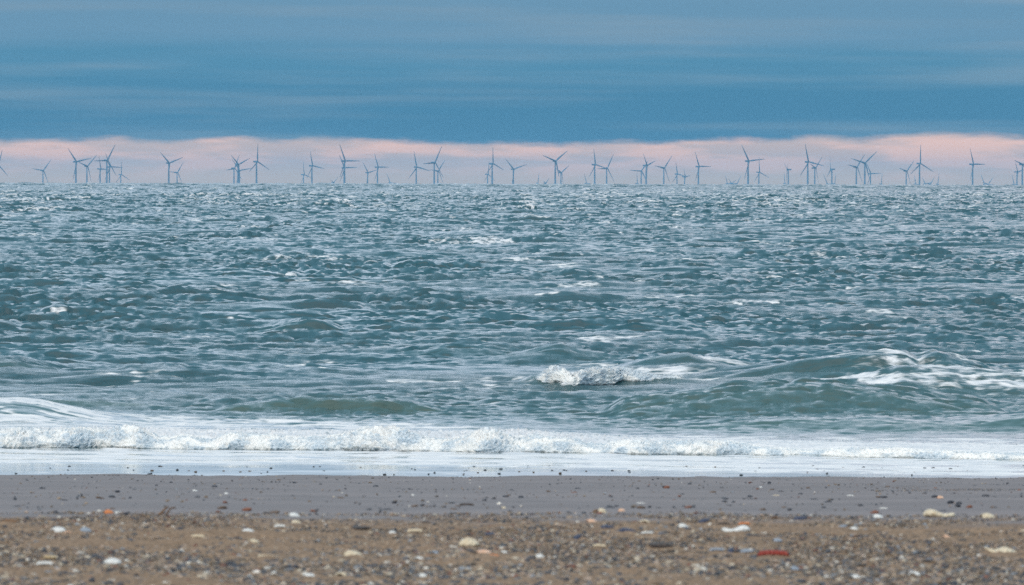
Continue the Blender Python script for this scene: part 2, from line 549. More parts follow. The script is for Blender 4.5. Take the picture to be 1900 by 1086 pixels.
def stone_cols(n, p, rng):
    p = np.array(p, float)
    c = PALETTE[rng.choice(len(PALETTE), n, p=p / p.sum())]
    return c * rng.uniform(0.75, 1.25, (n, 1))


stone_mat, tt, p = principled('stone', rough=0.5)
pos = tt.n('ShaderNodeNewGeometry').outputs['Position']
a = tt.n('ShaderNodeAttribute', attribute_name='stone').outputs['Color']
tt.put(p.inputs['Base Color'], tt.mix(tt.step(tt.noise(pos, 150, 3, 0.6), 0.35, 0.65, 0, 0.5), a, (0.5, 0.5, 0.5), 'MULTIPLY'))

r = np.random.default_rng(11)
# foreground gravel, denser towards the camera, in loose patches
N = 250000
gy = r.uniform(26.0, 35.3, N)
gx = r.uniform(-1, 1, N) * (0.115 * gy + 0.6)
dens = np.clip(0.66 + 0.6 * sstep(32.5, 28.5, gy) + 0.16 * sample(rough_b, 37.0, gx * 4, gy * 4), 0.05, 1.0) * (1 - sstep(33.0, 35.3, gy) * 0.8)
keep = r.uniform(0, 1, N) < dens
keep = clear_of_finds(gx, gy, keep)
gx, gy = gx[keep], gy[keep]
sz = np.clip(0.0085 * np.exp(0.6 * r.standard_normal(len(gx))), 0.003, 0.035) * (0.9 + 0.5 * sstep(32, 28, gy))
gc = stone_cols(len(gx), [9, 5, 3, 2, 13, 12, 9, 4, 1.8, 2.2, 1.4, 9], r)
c1 = np.stack([gx, gy, beach_z(gx, gy) + sz * 0.12], 1)
# specks on the wet sand, with a fine line of them along the last wave's edge
N = 9000
wy = 34.5 + (76.9 - 34.5) * r.uniform(0, 1, N) ** 0.8
wx = r.uniform(-1, 1, N) * (0.115 * wy + 0.6)
cl = sample(rough_b, 37.0, wx * 2 + 9, wy)
k2 = clear_of_finds(wx, wy, r.uniform(0, 1, N) < np.clip(0.35 + 0.35 * cl, 0.04, 1))
wx, wy = wx[k2], wy[k2]
ws = np.clip(0.015 * np.exp(0.45 * r.standard_normal(len(wx))), 0.007, 0.036)
N2 = 1500
lx = r.uniform(-9.5, 9.5, N2)
ly = 74.9 + 0.25 * np.sin(lx * 0.5) + 0.22 * np.abs(r.standard_normal(N2)) ** 1.5
N3 = 1900                                       # the rough patch of grit at the right of the wet sand
qa = r.uniform(0, 2 * math.pi, N3)
qr = np.sqrt(r.uniform(0, 1, N3))
pc = on_ground(1800, 906)
qx = pc[0] + 0.95 * qr * np.cos(qa) + 0.2 * r.standard_normal(N3)
qy = pc[1] + 2.6 * qr * np.sin(qa) + 0.6 * qr * np.cos(qa) * 2
hole = (np.abs(qy - pc[1] - 0.4) < 0.75) & (qx > pc[0] - 0.1)
qx, qy = qx[~hole], qy[~hole]
wx = np.concatenate([wx, lx, qx]); wy = np.concatenate([wy, ly, qy])
ws = np.concatenate([ws, r.uniform(0.005, 0.016, N2), r.uniform(0.005, 0.013, len(qx))])
wc = stone_cols(len(wx), [6, 5, 4, 2, 6, 4, 1, 1, 1, 1.5, 1, 1], r)
c2 = np.stack([wx, wy, beach_z(wx, wy) + ws * 0.15], 1)
g_me = scatter_mesh('gravel', np.concatenate([c1, c2]), np.concatenate([sz, ws]), np.concatenate([gc, wc]), r)
link('gravel', g_me, stone_mat, kind='stuff', label='fine mixed gravel and grit strewn over the brown and grey sand', category='gravel')


def pebble_mesh(name, seed, flat, col, lump=0.16):
    rr = np.random.default_rng(seed)
    v = ICO2_V.copy()
    for _ in range(4):
        d = rr.standard_normal(3)
        d /= np.linalg.norm(d)
        v = v * (1 + lump * np.clip(v @ d, -1, 1)[:, None] * rr.uniform(-1, 1))
    for _ in range(3):                                     # a few worn flats
        d = rr.standard_normal(3)
        d /= np.linalg.norm(d)
        s = v @ d
        v = v - np.clip(s - 0.72, 0, 1)[:, None] * d
    v = v * np.array([1.0, rr.uniform(0.65, 0.95), flat]) * 0.5
    v[:, 2] -= v[:, 2].min() * 0.7
    me = mesh_np(name, v, ICO2_F, True)
    attr_c(me, 'stone', np.repeat(np.array([col]), len(v), 0))
    me.materials.append(stone_mat)
    return me


def tagged(o, label, cat, group=None):
    o['label'] = label
    o['category'] = cat
    if group:
        o['group'] = group
    return o


P_COL = {'dark': (0.04, 0.045, 0.06), 'brown': (0.12, 0.075, 0.05), 'grey': (0.13, 0.14, 0.17), 'rust': (0.20, 0.07, 0.035)}
P_ME = {c: [pebble_mesh('pebble_' + c, 20 + i * 7 + len(c), f, P_COL[c]) for i, f in enumerate((0.5, 0.65, 0.8))] for c in P_COL}
ZONES = [
    ('film', 80, 'dark pebble standing in the pale water film at the very edge of the sea', 'pebbles in the water film', ('dark', 'brown')),
    ('wet', 130, 'dark pebble lying on the smooth wet grey sand', 'dark pebbles on the wet grey sand', ('dark', 'brown')),
    ('rust', 14, 'rust red pebble lying on the smooth wet grey sand', 'rust red pebbles on the wet grey sand', ('rust',)),
    ('dry', 60, 'dark grey pebble half sunk in the brown gravelly foreground sand', 'dark pebbles in the brown foreground sand', ('dark', 'grey')),
]
rp = np.random.default_rng(5)
for zone, cnt, lab, grp, cols in ZONES:
    for _ in range(cnt):
        if zone == 'film':
            py, px = rp.uniform(867, 884), rp.uniform(0, 1900)
            s = rp.uniform(0.020, 0.046)
        elif zone in ('wet', 'rust'):
            py, px = 889 + 66 * rp.uniform(0, 1) ** 0.75, rp.uniform(0, 1900)
            s = rp.uniform(0.028, 0.06) * (1.15 if rp.uniform() < 0.2 else 0.85)
        else:
            py, px = 960 + 122 * rp.uniform(0, 1), rp.uniform(0, 1900)
            s = rp.uniform(0.018, 0.042)
        g = on_ground(px, py)
        if zone == 'film':
            g = on_sea(px, py)
            g[2] += 0.016
        c = cols[0] if rp.uniform() < 0.72 else cols[-1]
        o = bpy.data.objects.new('pebble', P_ME[c][rp.integers(3)])
        COL.objects.link(o)
        o.location = g - np.array([0, 0, 0.12 * s])
        o.scale = (s * rp.uniform(0.9, 1.6), s, s * rp.uniform(0.6, 0.9))
        o.rotation_euler = (rp.uniform(-.2, .2), rp.uniform(-.2, .2), rp.uniform(-0.5, 0.5))
        tagged(o, lab, 'pebble', grp)

# ------------------------------------------------------------ shells, mussels, driftwood: each its own shape
def shell_material(name, outer, inner, band, rough=0.4):
    m, tt, p = principled(name, rough=rough)
    ob = tt.n('ShaderNodeTexCoord').outputs['Object']
    sp = tt.n('ShaderNodeSeparateXYZ')
    tt.link(ob, sp.inputs[0])
    hinge = tt.math('SQRT', tt.math('ADD', tt.math('POWER', tt.math('ADD', sp.outputs[0], 0.42), 2), tt.math('POWER', sp.outputs[1], 2)))
    rings = tt.math('SINE', tt.math('ADD', tt.math('MULTIPLY', hinge, 42), tt.math('MULTIPLY', tt.noise(ob, 4, 3), 5)))
    c = tt.mix(tt.step(rings, 0.2, 0.9, 0, 0.6), outer, band)
    c = tt.mix(tt.step(tt.noise(ob, 3.0, 4, 0.6), 0.5, 0.7, 0, 0.6), c, inner)
    tt.put(p.inputs['Base Color'], c)
    tt.link(bump(tt, rings, 0.3, 0.02), p.inputs['Normal'])
    return m


SH = {
    'white': shell_material('shell_white', (0.68, 0.68, 0.66), (0.80, 0.80, 0.80), (0.52, 0.50, 0.46)),
    'cream': shell_material('shell_cream', (0.62, 0.52, 0.37), (0.72, 0.66, 0.52), (0.45, 0.32, 0.18)),
    'tan': shell_material('shell_tan', (0.42, 0.31, 0.17), (0.52, 0.44, 0.30), (0.28, 0.17, 0.07)),
    'peach': shell_material('shell_peach', (0.68, 0.42, 0.28), (0.75, 0.62, 0.52), (0.50, 0.24, 0.12)),
    'orange': shell_material('shell_orange', (0.58, 0.19, 0.05), (0.66, 0.34, 0.16), (0.36, 0.09, 0.025)),
    'blue': shell_material('shell_blue', (0.035, 0.045, 0.09), (0.10, 0.12, 0.18), (0.02, 0.022, 0.04), 0.3),
    'grey': shell_material('shell_grey', (0.26, 0.30, 0.36), (0.42, 0.45, 0.50), (0.14, 0.16, 0.20), 0.35),
    'red': shell_material('shell_red', (0.24, 0.020, 0.008), (0.32, 0.05, 0.015), (0.20, 0.016, 0.007), 0.45),
    'dark': shell_material('shell_dark', (0.05, 0.035, 0.03), (0.09, 0.065, 0.05), (0.025, 0.02, 0.018), 0.5),
    'brown': shell_material('shell_brown', (0.16, 0.085, 0.04), (0.24, 0.14, 0.07), (0.08, 0.04, 0.02), 0.6),
}


def revolve_shell(kind, seed=0):
    """one valve lying dome up: rows run from the hinge to the rim, columns round the fan; unit length along x"""
    nr, nc = 13, 29
    V = []
    rr = np.random.default_rng(seed)
    for side in (0, 1):                                    # outer skin, then the inner one a little below it
        for i in range(nr):
            u = i / (nr - 1)
            for j in range(nc):
                w = j / (nc - 1) * 2 - 1
                if kind == 'clam':
                    ang = w * math.radians(116)
                    rad = (0.60 + 0.30 * math.cos(ang)) * u
                    x = -0.42 + rad * math.cos(ang * 0.98) + 0.05
                    y = rad * math.sin(ang) * 0.95
                    z = 0.36 * (1 - u ** 2.2) ** 0.8 * (0.55 + 0.45 * math.cos(ang * 0.7)) + 0.012 * math.cos(w * 60) * u
                    z *= 1 - 0.3 * (1 - u) ** 3
                elif kind == 'mussel':
                    x = -0.5 + u
                    wd = 0.24 * math.sin(math.pi * min(1, u ** 0.62 * 0.97 + 0.03)) ** 0.8
                    y = wd * w + 0.06 * math.sin(math.pi * u)
                    z = 0.21 * math.sqrt(max(0, 1 - w * w)) * math.sin(math.pi * min(1, u ** 0.7 * 0.95 + 0.04)) ** 0.7
                else:                                      # razor: long, nearly parallel sides
                    x = -0.5 + u
                    e = min(1, 9 * u * (1 - u)) ** 0.4
                    y = 0.10 * e * w + 0.05 * math.sin(math.pi * u)
                    z = 0.10 * math.sqrt(max(0, 1 - w * w)) * e + 0.03 * math.sin(math.pi * u)
                if side:
                    z -= 0.022
                    x, y = x * 0.975, y * 0.95
                V.append((x, y, z + 0.02))
    V = np.array(V)
    V[:, 2] *= 1 + 0.1 * rr.standard_normal()
    Fq = []
    n1 = nr * nc
    for i in range(nr - 1):
        for j in range(nc - 1):
            a = i * nc + j
            Fq.append((a, a + 1, a + nc + 1, a + nc))
            b = a + n1
            Fq.append((b, b + nc, b + nc + 1, b + 1))
    for j in range(nc - 1):
        a = (nr - 1) * nc + j
        Fq.append((a, a + 1, a + n1 + 1, a + n1))
    for i in range(nr - 1):
        for j in (0, nc - 1):
            a = i * nc + j
            q = (a, a + nc, a + nc + n1, a + n1)
            Fq.append(q if j == 0 else q[::-1])
    return V, np.array(Fq)


def lump_stone(seed, flat):
    rr = np.random.default_rng(seed)
    v = ICO3_V.copy()
    for _ in range(7):
        d = rr.standard_normal(3)
        d /= np.linalg.norm(d)
        v = v * (1 + 0.13 * rr.uniform(-1, 1) * np.sin(3 * (v @ d) + rr.uniform(0, 6)))[:, None]
    v = v * np.array([0.5, 0.36, flat * 0.5])
    v[:, 2] += flat * 0.3
    return v, ICO3_F


def tube(points, radii, sides=8):
    P = np.array(points, float)
    V, Fq = [], []
    for i, pt in enumerate(P):
        d = P[min(i + 1, len(P) - 1)] - P[max(i - 1, 0)]
        d /= np.linalg.norm(d)
        u = np.cross(d, (0.1, 1, 0.05)); u /= np.linalg.norm(u)
        w = np.cross(d, u)
        for k in range(sides):
            a = 2 * math.pi * k / sides
            V.append(pt + radii[i] * (math.cos(a) * u + math.sin(a) * w))
    for i in range(len(P) - 1):
        for k in range(sides):
            a, b = i * sides + k, i * sides + (k + 1) % sides
            Fq.append((a, b, b + sides, a + sides))
    return np.array(V), np.array(Fq)


CAT = {'clam': 'shell', 'mussel': 'mussel shell', 'razor': 'shell', 'slab': 'shell', 'stone': 'stone'}
NAME = {'clam': 'seashell', 'mussel': 'mussel_shell', 'razor': 'razor_shell', 'slab': 'oyster_shell', 'stone': 'beach_stone'}
for i, (px, py, wpx, kind, colr, turn, tilt, lab) in enumerate(FINDS):
    g = on_ground(px, py)
    width = wpx * g[1] / F
    if kind == 'stone':
        v, f = lump_stone(100 + i, 0.24)
        me = mesh_np('stone', v, f, True)
    elif kind == 'slab':                                   # a broad worn oyster-like valve, knobbly outline
        v, f = lump_stone(200 + i, 0.30)
        v[:, 2] *= 0.8 + 0.3 * np.sin(v[:, 0] * 7 + i)
        me = mesh_np('slab', v, f, True)
    else:
        v, f = revolve_shell(kind, i)
        me = mesh_np(kind, v, f, True)
    o = link(NAME[kind], me, SH[colr])
    o.location = g + np.array([0, 0, 0.001])
    o.rotation_euler = (tilt * 0.8, -tilt, turn)
    o.scale = (width, width, width * (1.1 if kind == 'clam' else 1.25 if kind == 'razor' else 1.0))
    nm, ct = NAME[kind], CAT[kind]
    if 'seaweed' in lab or 'weed' in lab:
        nm, ct = 'seaweed_strip', 'seaweed'
    if 'crab' in lab:
        nm, ct = 'crab_fragment', 'crab remains'
        if 'pink white shell' in lab:
            nm, ct = 'seashell', 'shell'
    o.name = nm
    tagged(o, lab, ct)

# the bent twig standing on the sand border
g = on_ground(311, 956)
k = g[1] / F
tw = bpy.data.objects.new('driftwood_twig', None)
COL.objects.link(tw)
tw.location = g
tagged(tw, 'bent brown twig with two stems standing up on the sand border', 'twig')
wood = SH['brown']
for nm, pts, rad in (('stem', [(-17, 0, 0), (-11, 2, 5), (-4, 4, 12), (1, 5, 16)], [2.4, 2.2, 1.9, 1.2]),
                     ('stem', [(-3, -3, -1), (0, 0, 5), (5, 3, 12), (12, 6, 14), (15, 8, 12)], [2.0, 1.8, 1.6, 1.4, 0.9])):
    v, f = tube(np.array(pts) * k, np.array(rad) * k)
    link(nm, mesh_np('twig', v, f, True), wood, tw)

# ------------------------------------------------------------ the sea: one sheet that follows the earth's curve beyond the wind farm
def wave_tile(n, L, lam_p, lam_min, seed, wind=-1.45, tight=2, SLOPE=3.4):
    """height and both sideways displacements of a wind sea, periodic over L metres; unit std height"""
    rr = np.random.default_rng(seed)
    k1 = 2 * math.pi * np.fft.fftfreq(n, L / n)
    kx, ky = np.meshgrid(k1, k1)
    k = np.hypot(kx, ky)
    k[0, 0] = 1
    kp = 2 * math.pi / lam_p
    P = np.exp(-1.25 * (kp / k) ** 2) / k ** SLOPE
    c = (kx * math.cos(wind) + ky * math.sin(wind)) / k
    P *= np.abs(c) ** tight * 0.94 + 0.06
    P *= np.exp(-(k * lam_min / (2 * math.pi)) ** 2)
    P[0, 0] = 0
    H = np.fft.fft2(rr.standard_normal((n, n))) * np.sqrt(P)
    h = np.real(np.fft.ifft2(H))
    s = h.std()
    dxs = np.real(np.fft.ifft2(-1j * kx / k * H)) / s
    dys = np.real(np.fft.ifft2(-1j * ky / k * H)) / s
    jxx = np.real(np.fft.ifft2(kx * kx / k * H)) / s
    jyy = np.real(np.fft.ifft2(ky * ky / k * H)) / s
    jxy = np.real(np.fft.ifft2(kx * ky / k * H)) / s
    return h / s, dxs, dys, jxx, jyy, jxy


LA, LB = 173.0, 31.0
TA = wave_tile(1024, LA, 8.5, 0.45, 21, tight=5)
TB = wave_tile(1024, LB, 1.15, 0.08, 22, wind=-1.3, tight=2, SLOPE=2.9)


def rows():
    v = [71.0]
    while v[-1] < 1300:
        v.append(v[-1] * (1 + ROW1))
    while v[-1] < 3500:
        v.append(v[-1] * (1 + ROW1 * 1.6))
    while v[-1] < 9000:
        v.append(v[-1] * (1 + ROW1 * 3))
    while v[-1] < 56000:
        v.append(v[-1] * 1.02)
    return np.array(v)


tn = list(np.arange(0, 0.100, COL1))
while tn[-1] < 0.55:
    tn.append(tn[-1] + max(COL1, (tn[-1] - 0.0995) * 0.10 + COL1))
tn = np.array([-v for v in tn[:0:-1]] + tn)
yr = rows()
U, Y = np.meshgrid(tn, yr)
X = U * Y
print('sea grid', X.shape)

# sideways wander so that no two places repeat
HS = 0.102                                     # rms height of the open chop
amp = HS * (0.06 + 0.44 * sstep(88, 118, Y) + 0.5 * sstep(112, 175, Y))
gust = gauss_tile(256, 900.0, 8, 160, 1.0, 31)
ampg = amp * (1 + 0.9 * sstep(250, 900, Y)) * (1 + 0.22 * sample(gust, 900.0, X * 1.3, Y * 0.35))
ca, sa = math.cos(0.14), math.sin(0.14)
XB, YB = (X * 0.62) * ca - Y * sa, (X * 0.62) * sa + Y * ca
ampb = 0.027 * (0.02 + 0.60 * sstep(84, 100, Y) + 0.38 * sstep(105, 170, Y)) * np.clip(1 + 0.5 * sample(gust, 900.0, X * 2.1 + 50, Y * 0.8), 0.25, 2) * (1 + 0.35 * sstep(120, 200, Y) + 1.6 * sstep(350, 1200, Y))
hA = [sample(q, LA, X * 0.7, Y) for q in TA]
hB = [sample(q, LB, XB, YB) for q in TB]
Zs = ampg * hA[0] + ampb * hB[0]
CH = 1.15
TC = wave_tile(512, 1500.0, 42.0, 9.0, 25, tight=2)
ampc = 0.50 * sstep(700, 3500, Y) * (1 - sstep(9000, 20000, Y))
Zs = Zs + ampc * sample(TC[0], 1500.0, X, Y)
dX = CH * (ampg * hA[1] + ampb * (hB[1] * ca + hB[2] * sa))
dY = CH * (ampg * hA[2] + ampb * (-hB[1] * sa + hB[2] * ca))
J = (1 - CH * ampg * hA[3]) * (1 - CH * ampg * hA[4]) - (CH * ampg * hA[5]) ** 2
cap = 0.85 * sstep(FOLD, FOLD - 0.35, J) * sstep(100, 160, Y)
del hA, hB


def crest(points, base, front, back, lip=0.0):
    """a single wave: points = [(px, crest py)] in the photo, base = py of its foot; heights follow from the distance.
    returns the height it adds and a 0..1 mask of its front face"""
    pts = np.array(points, float)
    if np.isscalar(base):
        base = [(pts[0, 0], base), (pts[-1, 0], base)]
    base = np.array(base, float)
    xb, yb, hh = [], [], []
    for px, cy in pts:
        by = np.interp(px, base[:, 0], base[:, 1])
        g = on_sea(px, by)
        xb.append(g[0]); yb.append(g[1] + front * 0.9)
        hh.append((by - cy) * (g[1] + front) / F - front * EYE / g[1] * 1.0)
    xb, yb, hh = map(np.array, (xb, yb, hh))
    hh = np.maximum(hh, 0)
    yc = np.interp(X, xb, yb)
    hx = np.interp(X, xb, hh)
    span = sstep(xb[0] - 0.35, xb[0] + 0.1, X) * (1 - sstep(xb[-1] - 0.1, xb[-1] + 0.35, X))
    d = Y - yc + 0.12 * np.sin(X * 2.1) + 0.05 * np.sin(X * 7.3)
    prof = np.where(d < 0, np.exp(-(d / front) ** 2 * 2.2), np.exp(-(d / back) ** 2 * 1.2))
    return hx * prof * span, np.exp(-((d + front * 0.4) / (front * 0.6)) ** 2) * span, yc, hx * span


near = Y < 150
foam = cap.copy()
tur = np.zeros_like(X)                          # sandy, lighter green water
fr = gauss_tile(1024, 23.0, 0.06, 2.2, 1.25, 41, ax=2.2)     # streaky foam web
fr2 = gauss_tile(1024, 9.0, 0.03, 0.5, 1.1, 42, ax=1.3)
web = sample(fr, 23.0, X, Y)
web2 = sample(fr2, 9.0, X, Y)

WAVES = [
    # crest line in the photo, foot, front length, back length, foam on the face, sandy tint
    ([(425, 757), (470, 749), (560, 744), (640, 743), (705, 743), (760, 750), (800, 757)], 767, 0.8, 2.6, 0.0, 0.9),
    ([(30, 746), (110, 742), (200, 744), (300, 750)], 757, 0.6, 2.0, 0.0, 0.8),
    ([(960, 708), (985, 701), (1060, 698), (1150, 698), (1205, 699), (1260, 703), (1330, 712)], [(960, 716), (1060, 721), (1150, 715), (1330, 713)], 0.7, 2.6, 0.72, 0.5),
    ([(1290, 700), (1370, 690), (1460, 674), (1560, 662), (1650, 654), (1690, 656), (1715, 668), (1750, 655), (1800, 668), (1860, 682), (1960, 690)], 711, 2.0, 3.0, 0.0, 0.45),
    ([(1440, 722), (1540, 712), (1640, 700), (1690, 688), (1760, 688), (1850, 694), (1960, 700)], 750, 4.0, 2.5, 0.0, 0.3),
    ([(1160, 745), (1250, 735), (1350, 728), (1420, 720), (1500, 715), (1570, 717), (1650, 728), (1750, 742), (1850, 752)], 777, 2.8, 3.0, 0.0, 0.5),
    ([(1230, 735), (1340, 720), (1388, 711), (1430, 716), (1480, 726)], 748, 1.6, 2.0, 0.0, 0.3),
    ([(1480, 752), (1600, 741), (1700, 738), (1800, 746), (1960, 752)], 764, 1.3, 1.6, 0.0, 0.3),
    ([(1560, 688), (1640, 680), (1720, 676), (1820, 690)], 700, 1.0, 1.4, 0.0, 0.3),
    ([(1250, 797), (1380, 787), (1500, 782), (1620, 779), (1700, 783), (1780, 786), (1850, 780), (1960, 768)], 803, 1.2, 3.0, 0.0, 1.0),
    ([(-60, 742), (10, 741), (50, 745), (100, 757), (160, 772), (260, 790)], 800, 3.0, 2.0, 0.64, 0.4),
    ([(760, 655), (830, 645), (900, 646), (950, 655)], 664, 1.4, 1.6, 0.0, 0.3),
    ([(940, 662), (1020, 645), (1045, 643), (1090, 657), (1140, 668)], 670, 1.8, 2.0, 0.0, 0.3),
    ([(1130, 690), (1200, 668), (1280, 660), (1320, 672), (1400, 684)], 694, 2.4, 2.0, 0.0, 0.3),
    ([(-60, 672), (10, 671), (40, 680), (90, 688)], 696, 1.6, 2.0, 0.0, 0.8),
    ([(180, 690), (250, 676), (300, 675), (345, 690)], 700, 2.0, 2.0, 0.0, 0.3),
    ([(470, 612), (540, 597), (575, 595), (620, 608)], 618, 2.2, 2.5, 0.0, 0.3),
    ([(150, 418), (210, 404), (290, 405), (330, 412)], 417, 6, 8, 0.0, 0.1),
]
ridges = []
for pts, base, fl, bl, fo, sand in WAVES:
    h, face, yc, hx = crest(pts, base, fl, bl)
    Zs = Zs + h * 1.05
    tur = np.maximum(tur, face * sand)
    ridges.append((pts, base, fl, hx, yc))
    if fo:
        foam = np.maximum(foam, fo * np.clip(face * 1.3 + 0.7 * np.exp(-((Y - yc) / fl) ** 2), 0, 1) * sstep(0.08, 0.25, hx) * (0.9 + 0.32 * web))


def bore_line(x):
    """foot of the broken wave, as distance from the camera's line"""
    return np.interp(x, BX, BY) + 0.10 * np.sin(x * 1.9) + 0.05 * np.sin(x * 6.1 + 1)


BP = [(-150, 834), (0, 834), (300, 836), (600, 838), (900, 842), (1200, 846), (1500, 850), (1900, 857), (2050, 859)]
BG = [on_sea(px, py) for px, py in BP]
BX = np.array([g[0] for g in BG]); BY = np.array([g[1] for g in BG])
BH = [(-150, .22), (0, .24), (130, .27), (300, .25), (600, .22), (880, .25), (962, .32), (1040, .22), (1200, .13), (1500, .09), (1900, .08), (2050, .08)]
BHX = np.array([(px - 950) / F * 85 for px, _ in BH]); BHH = np.array([v for _, v in BH])
bl_ = bore_line(X)
bh_ = np.interp(X, BHX, BHH)
d = Y - bl_
bore = 0.75 * bh_ * sstep(0.2, 1.5, d) * np.exp(-np.clip(d - 1.3, 0, 99) / 5.0)
lumpy = sample(fr2, 9.0, X * 2.2, Y * 1.4)
bore_m = sstep(-0.1, 0.3, d) * (1 - sstep(2.2, 4.5, d + 0.5 * web))
Zs = Zs + bore + 0.02 * lumpy * bore_m * (bh_ / 0.25)
dX *= 1 - 0.8 * bore_m
# sheets of foam: behind the bore (wide at left, narrow at right) and the swash before it
back_w = np.interp(X, [-8.5, -6, -2, 0.5, 1.5, 3.5, 8.5], [14.0, 12.5, 11.0, 7.5, 6.0, 6.5, 7.0])
sheet = sstep(0, 0.5, d) * (1 - sstep(back_w * 0.8, back_w * 1.1, d + 0.6 * web))
foam = np.maximum(foam, sheet * (np.interp(X, [-9, -3, 1], [0.70, 0.70, 0.62]) + 0.36 * np.clip(web, -1.8, 1.2)))
foam = np.maximum(foam, bore_m * (0.95 + 0.1 * web2))
SW = 6.0                                       # the swash sheet, sea side to land side
dw = bl_ - Y
shore = np.interp(X, BX, BY)
lip1 = np.interp(X, BX, BY) - 1.9 + 0.25 * np.sin(X * 0.8 + 1) + 0.12 * np.sin(X * 3.1)
lip2 = np.interp(X, BX, BY) - 4.1 + 0.25 * np.sin(X * 0.55 + 2.6) + 0.15 * np.sin(X * 1.7)
wash = sstep(0, 0.1, dw) * sstep(-0.15, 0.15, Y - lip2 + 0.15 * web)
foam = np.maximum(foam, wash * (0.90 + 0.09 * web + 0.05 * web2))
for ln, wd_ in ((lip1, 0.13), (lip1 + 1.3 + 0.2 * np.sin(X * 0.4), 0.10), (lip2 + 0.9 + 0.15 * np.sin(X * 0.9), 0.12), (shore - 0.12, 0.16)):
    foam = np.where((dw > -0.1) & (np.abs(Y - ln) < wd_), foam * np.clip(0.62 + 0.35 * sample(gust, 900.0, X * 28, 7 + 0 * Y), 0.2, 1), foam)
Zs = Zs + 0.025 * sstep(-0.05, 0.12, Y - lip2) * (1 - sstep(85, 90, Y)) + 0.02 * sstep(-0.04, 0.1, Y - lip1) * (1 - sstep(86, 92, Y))
calm = sstep(-1, 2.5, Y - shore)
Zs = Zs * (0.30 + 0.70 * calm) + 0.012 * (1 - calm)
dX *= calm; dY *= calm

# loose foam: broad thin patches read off the photo, then whitecaps far out
PATCH = [(930, 706, 60, 8, .70), (1110, 674, 110, 5, .60), (1290, 706, 60, 4, .62), (1720, 703, 190, 12, .60), (1560, 720, 110, 6, .6), (1880, 690, 60, 6, .66), (1700, 692, 60, 4, .66), (900, 720, 130, 18, .62), (560, 668, 90, 12, .5),
         (470, 664, 60, 8, .5), (640, 751, 70, 6, .85), (180, 700, 110, 14, .45), (820, 452, 75, 6, .62), (905, 450, 60, 7, .8), (100, 371, 40, 3, .9),
         (65, 369, 15, 2, .9), (385, 409, 30, 5, .85), (330, 400, 25, 4, .6), (50, 438, 60, 4, .55), (60, 440, 40, 3, .6), (975, 486, 40, 6, .85),
         (1200, 468, 30, 6, .75), (1290, 490, 55, 6, .72), (1240, 477, 30, 3, .5), (1060, 437, 90, 4, .5), (860, 429, 25, 4, .7), (1680, 425, 40, 5, .6),
         (1560, 425, 50, 4, .5), (1790, 351, 12, 2, .95), (1125, 368, 16, 2, .7), (520, 376, 30, 3, .5), (430, 379, 30, 2, .5), (600, 379, 30, 3, .45),
         (1680, 490, 60, 5, .3), (1480, 600, 80, 6, .35), (300, 560, 80, 8, .25), (1330, 500, 70, 5, .4), (1450, 790, 260, 10, .3), (200, 765, 200, 9, .5)]
for px, py, rx, ry, f in PATCH:
    g = on_sea(px, py)
    wx_ = rx * g[1] / F
    wy_ = ry * g[1] ** 2 / (F * EYE)
    near_it = (np.abs(Y - g[1]) < wy_ * 3)
    e = np.exp(-((X - g[0]) / wx_) ** 2 - ((Y - g[1]) / wy_) ** 2) * near_it
    foam = np.maximum(foam, f * np.clip(1.5 * e, 0, 1) * (0.85 + 0.25 * web))
streak = sample(fr, 23.0, X * 0.30 + 3, Y * 0.13) + 0.6 * sample(gust, 900.0, X * 4, Y * 1.2)
foam = np.maximum(foam, 0.60 * sstep(0.9, 2.3, streak) * sstep(84, 95, Y) * (1 + 0.25 * web))
rs = sstep(0.045, 0.075, X / Y) * np.exp(-((Y - 112) / 6.0) ** 2)
foam = np.maximum(foam, 0.60 * rs * (0.8 + 0.35 * web))
foam = np.where((Y < lip2) & (Y < 82), 0.34 + 0.12 * web + 0.25 * sstep(-0.9, 0, Y - lip2), foam)
pale = sstep(0.052, 0.062, X / Y + 0.004 * web) * sstep(101, 103.5, Y) * (1 - sstep(111, 115, Y))
foam = np.maximum(foam, pale * (0.66 + 0.16 * web))
foam = np.clip(foam, 0, 1.1)

P3 = np.stack([X + dX, Y + dY, Zs + sea_level(X, Y)], -1).reshape(-1, 3)
sea_me = mesh_np('sea', P3, grid_faces(*X.shape))
attr_f(sea_me, 'foam', foam.ravel())
attr_f(sea_me, 'sandy', (np.clip(tur, 0, 1) * 0.8 + 0.55 * (1 - sstep(84, 118, Y))).clip(0, 1).ravel())


def foam_nodes(tt, p, pos):
    tt.put(p.inputs['Base Color'], (0.80, 0.81, 0.82))
    p.inputs['Roughness'].default_value = 0.7


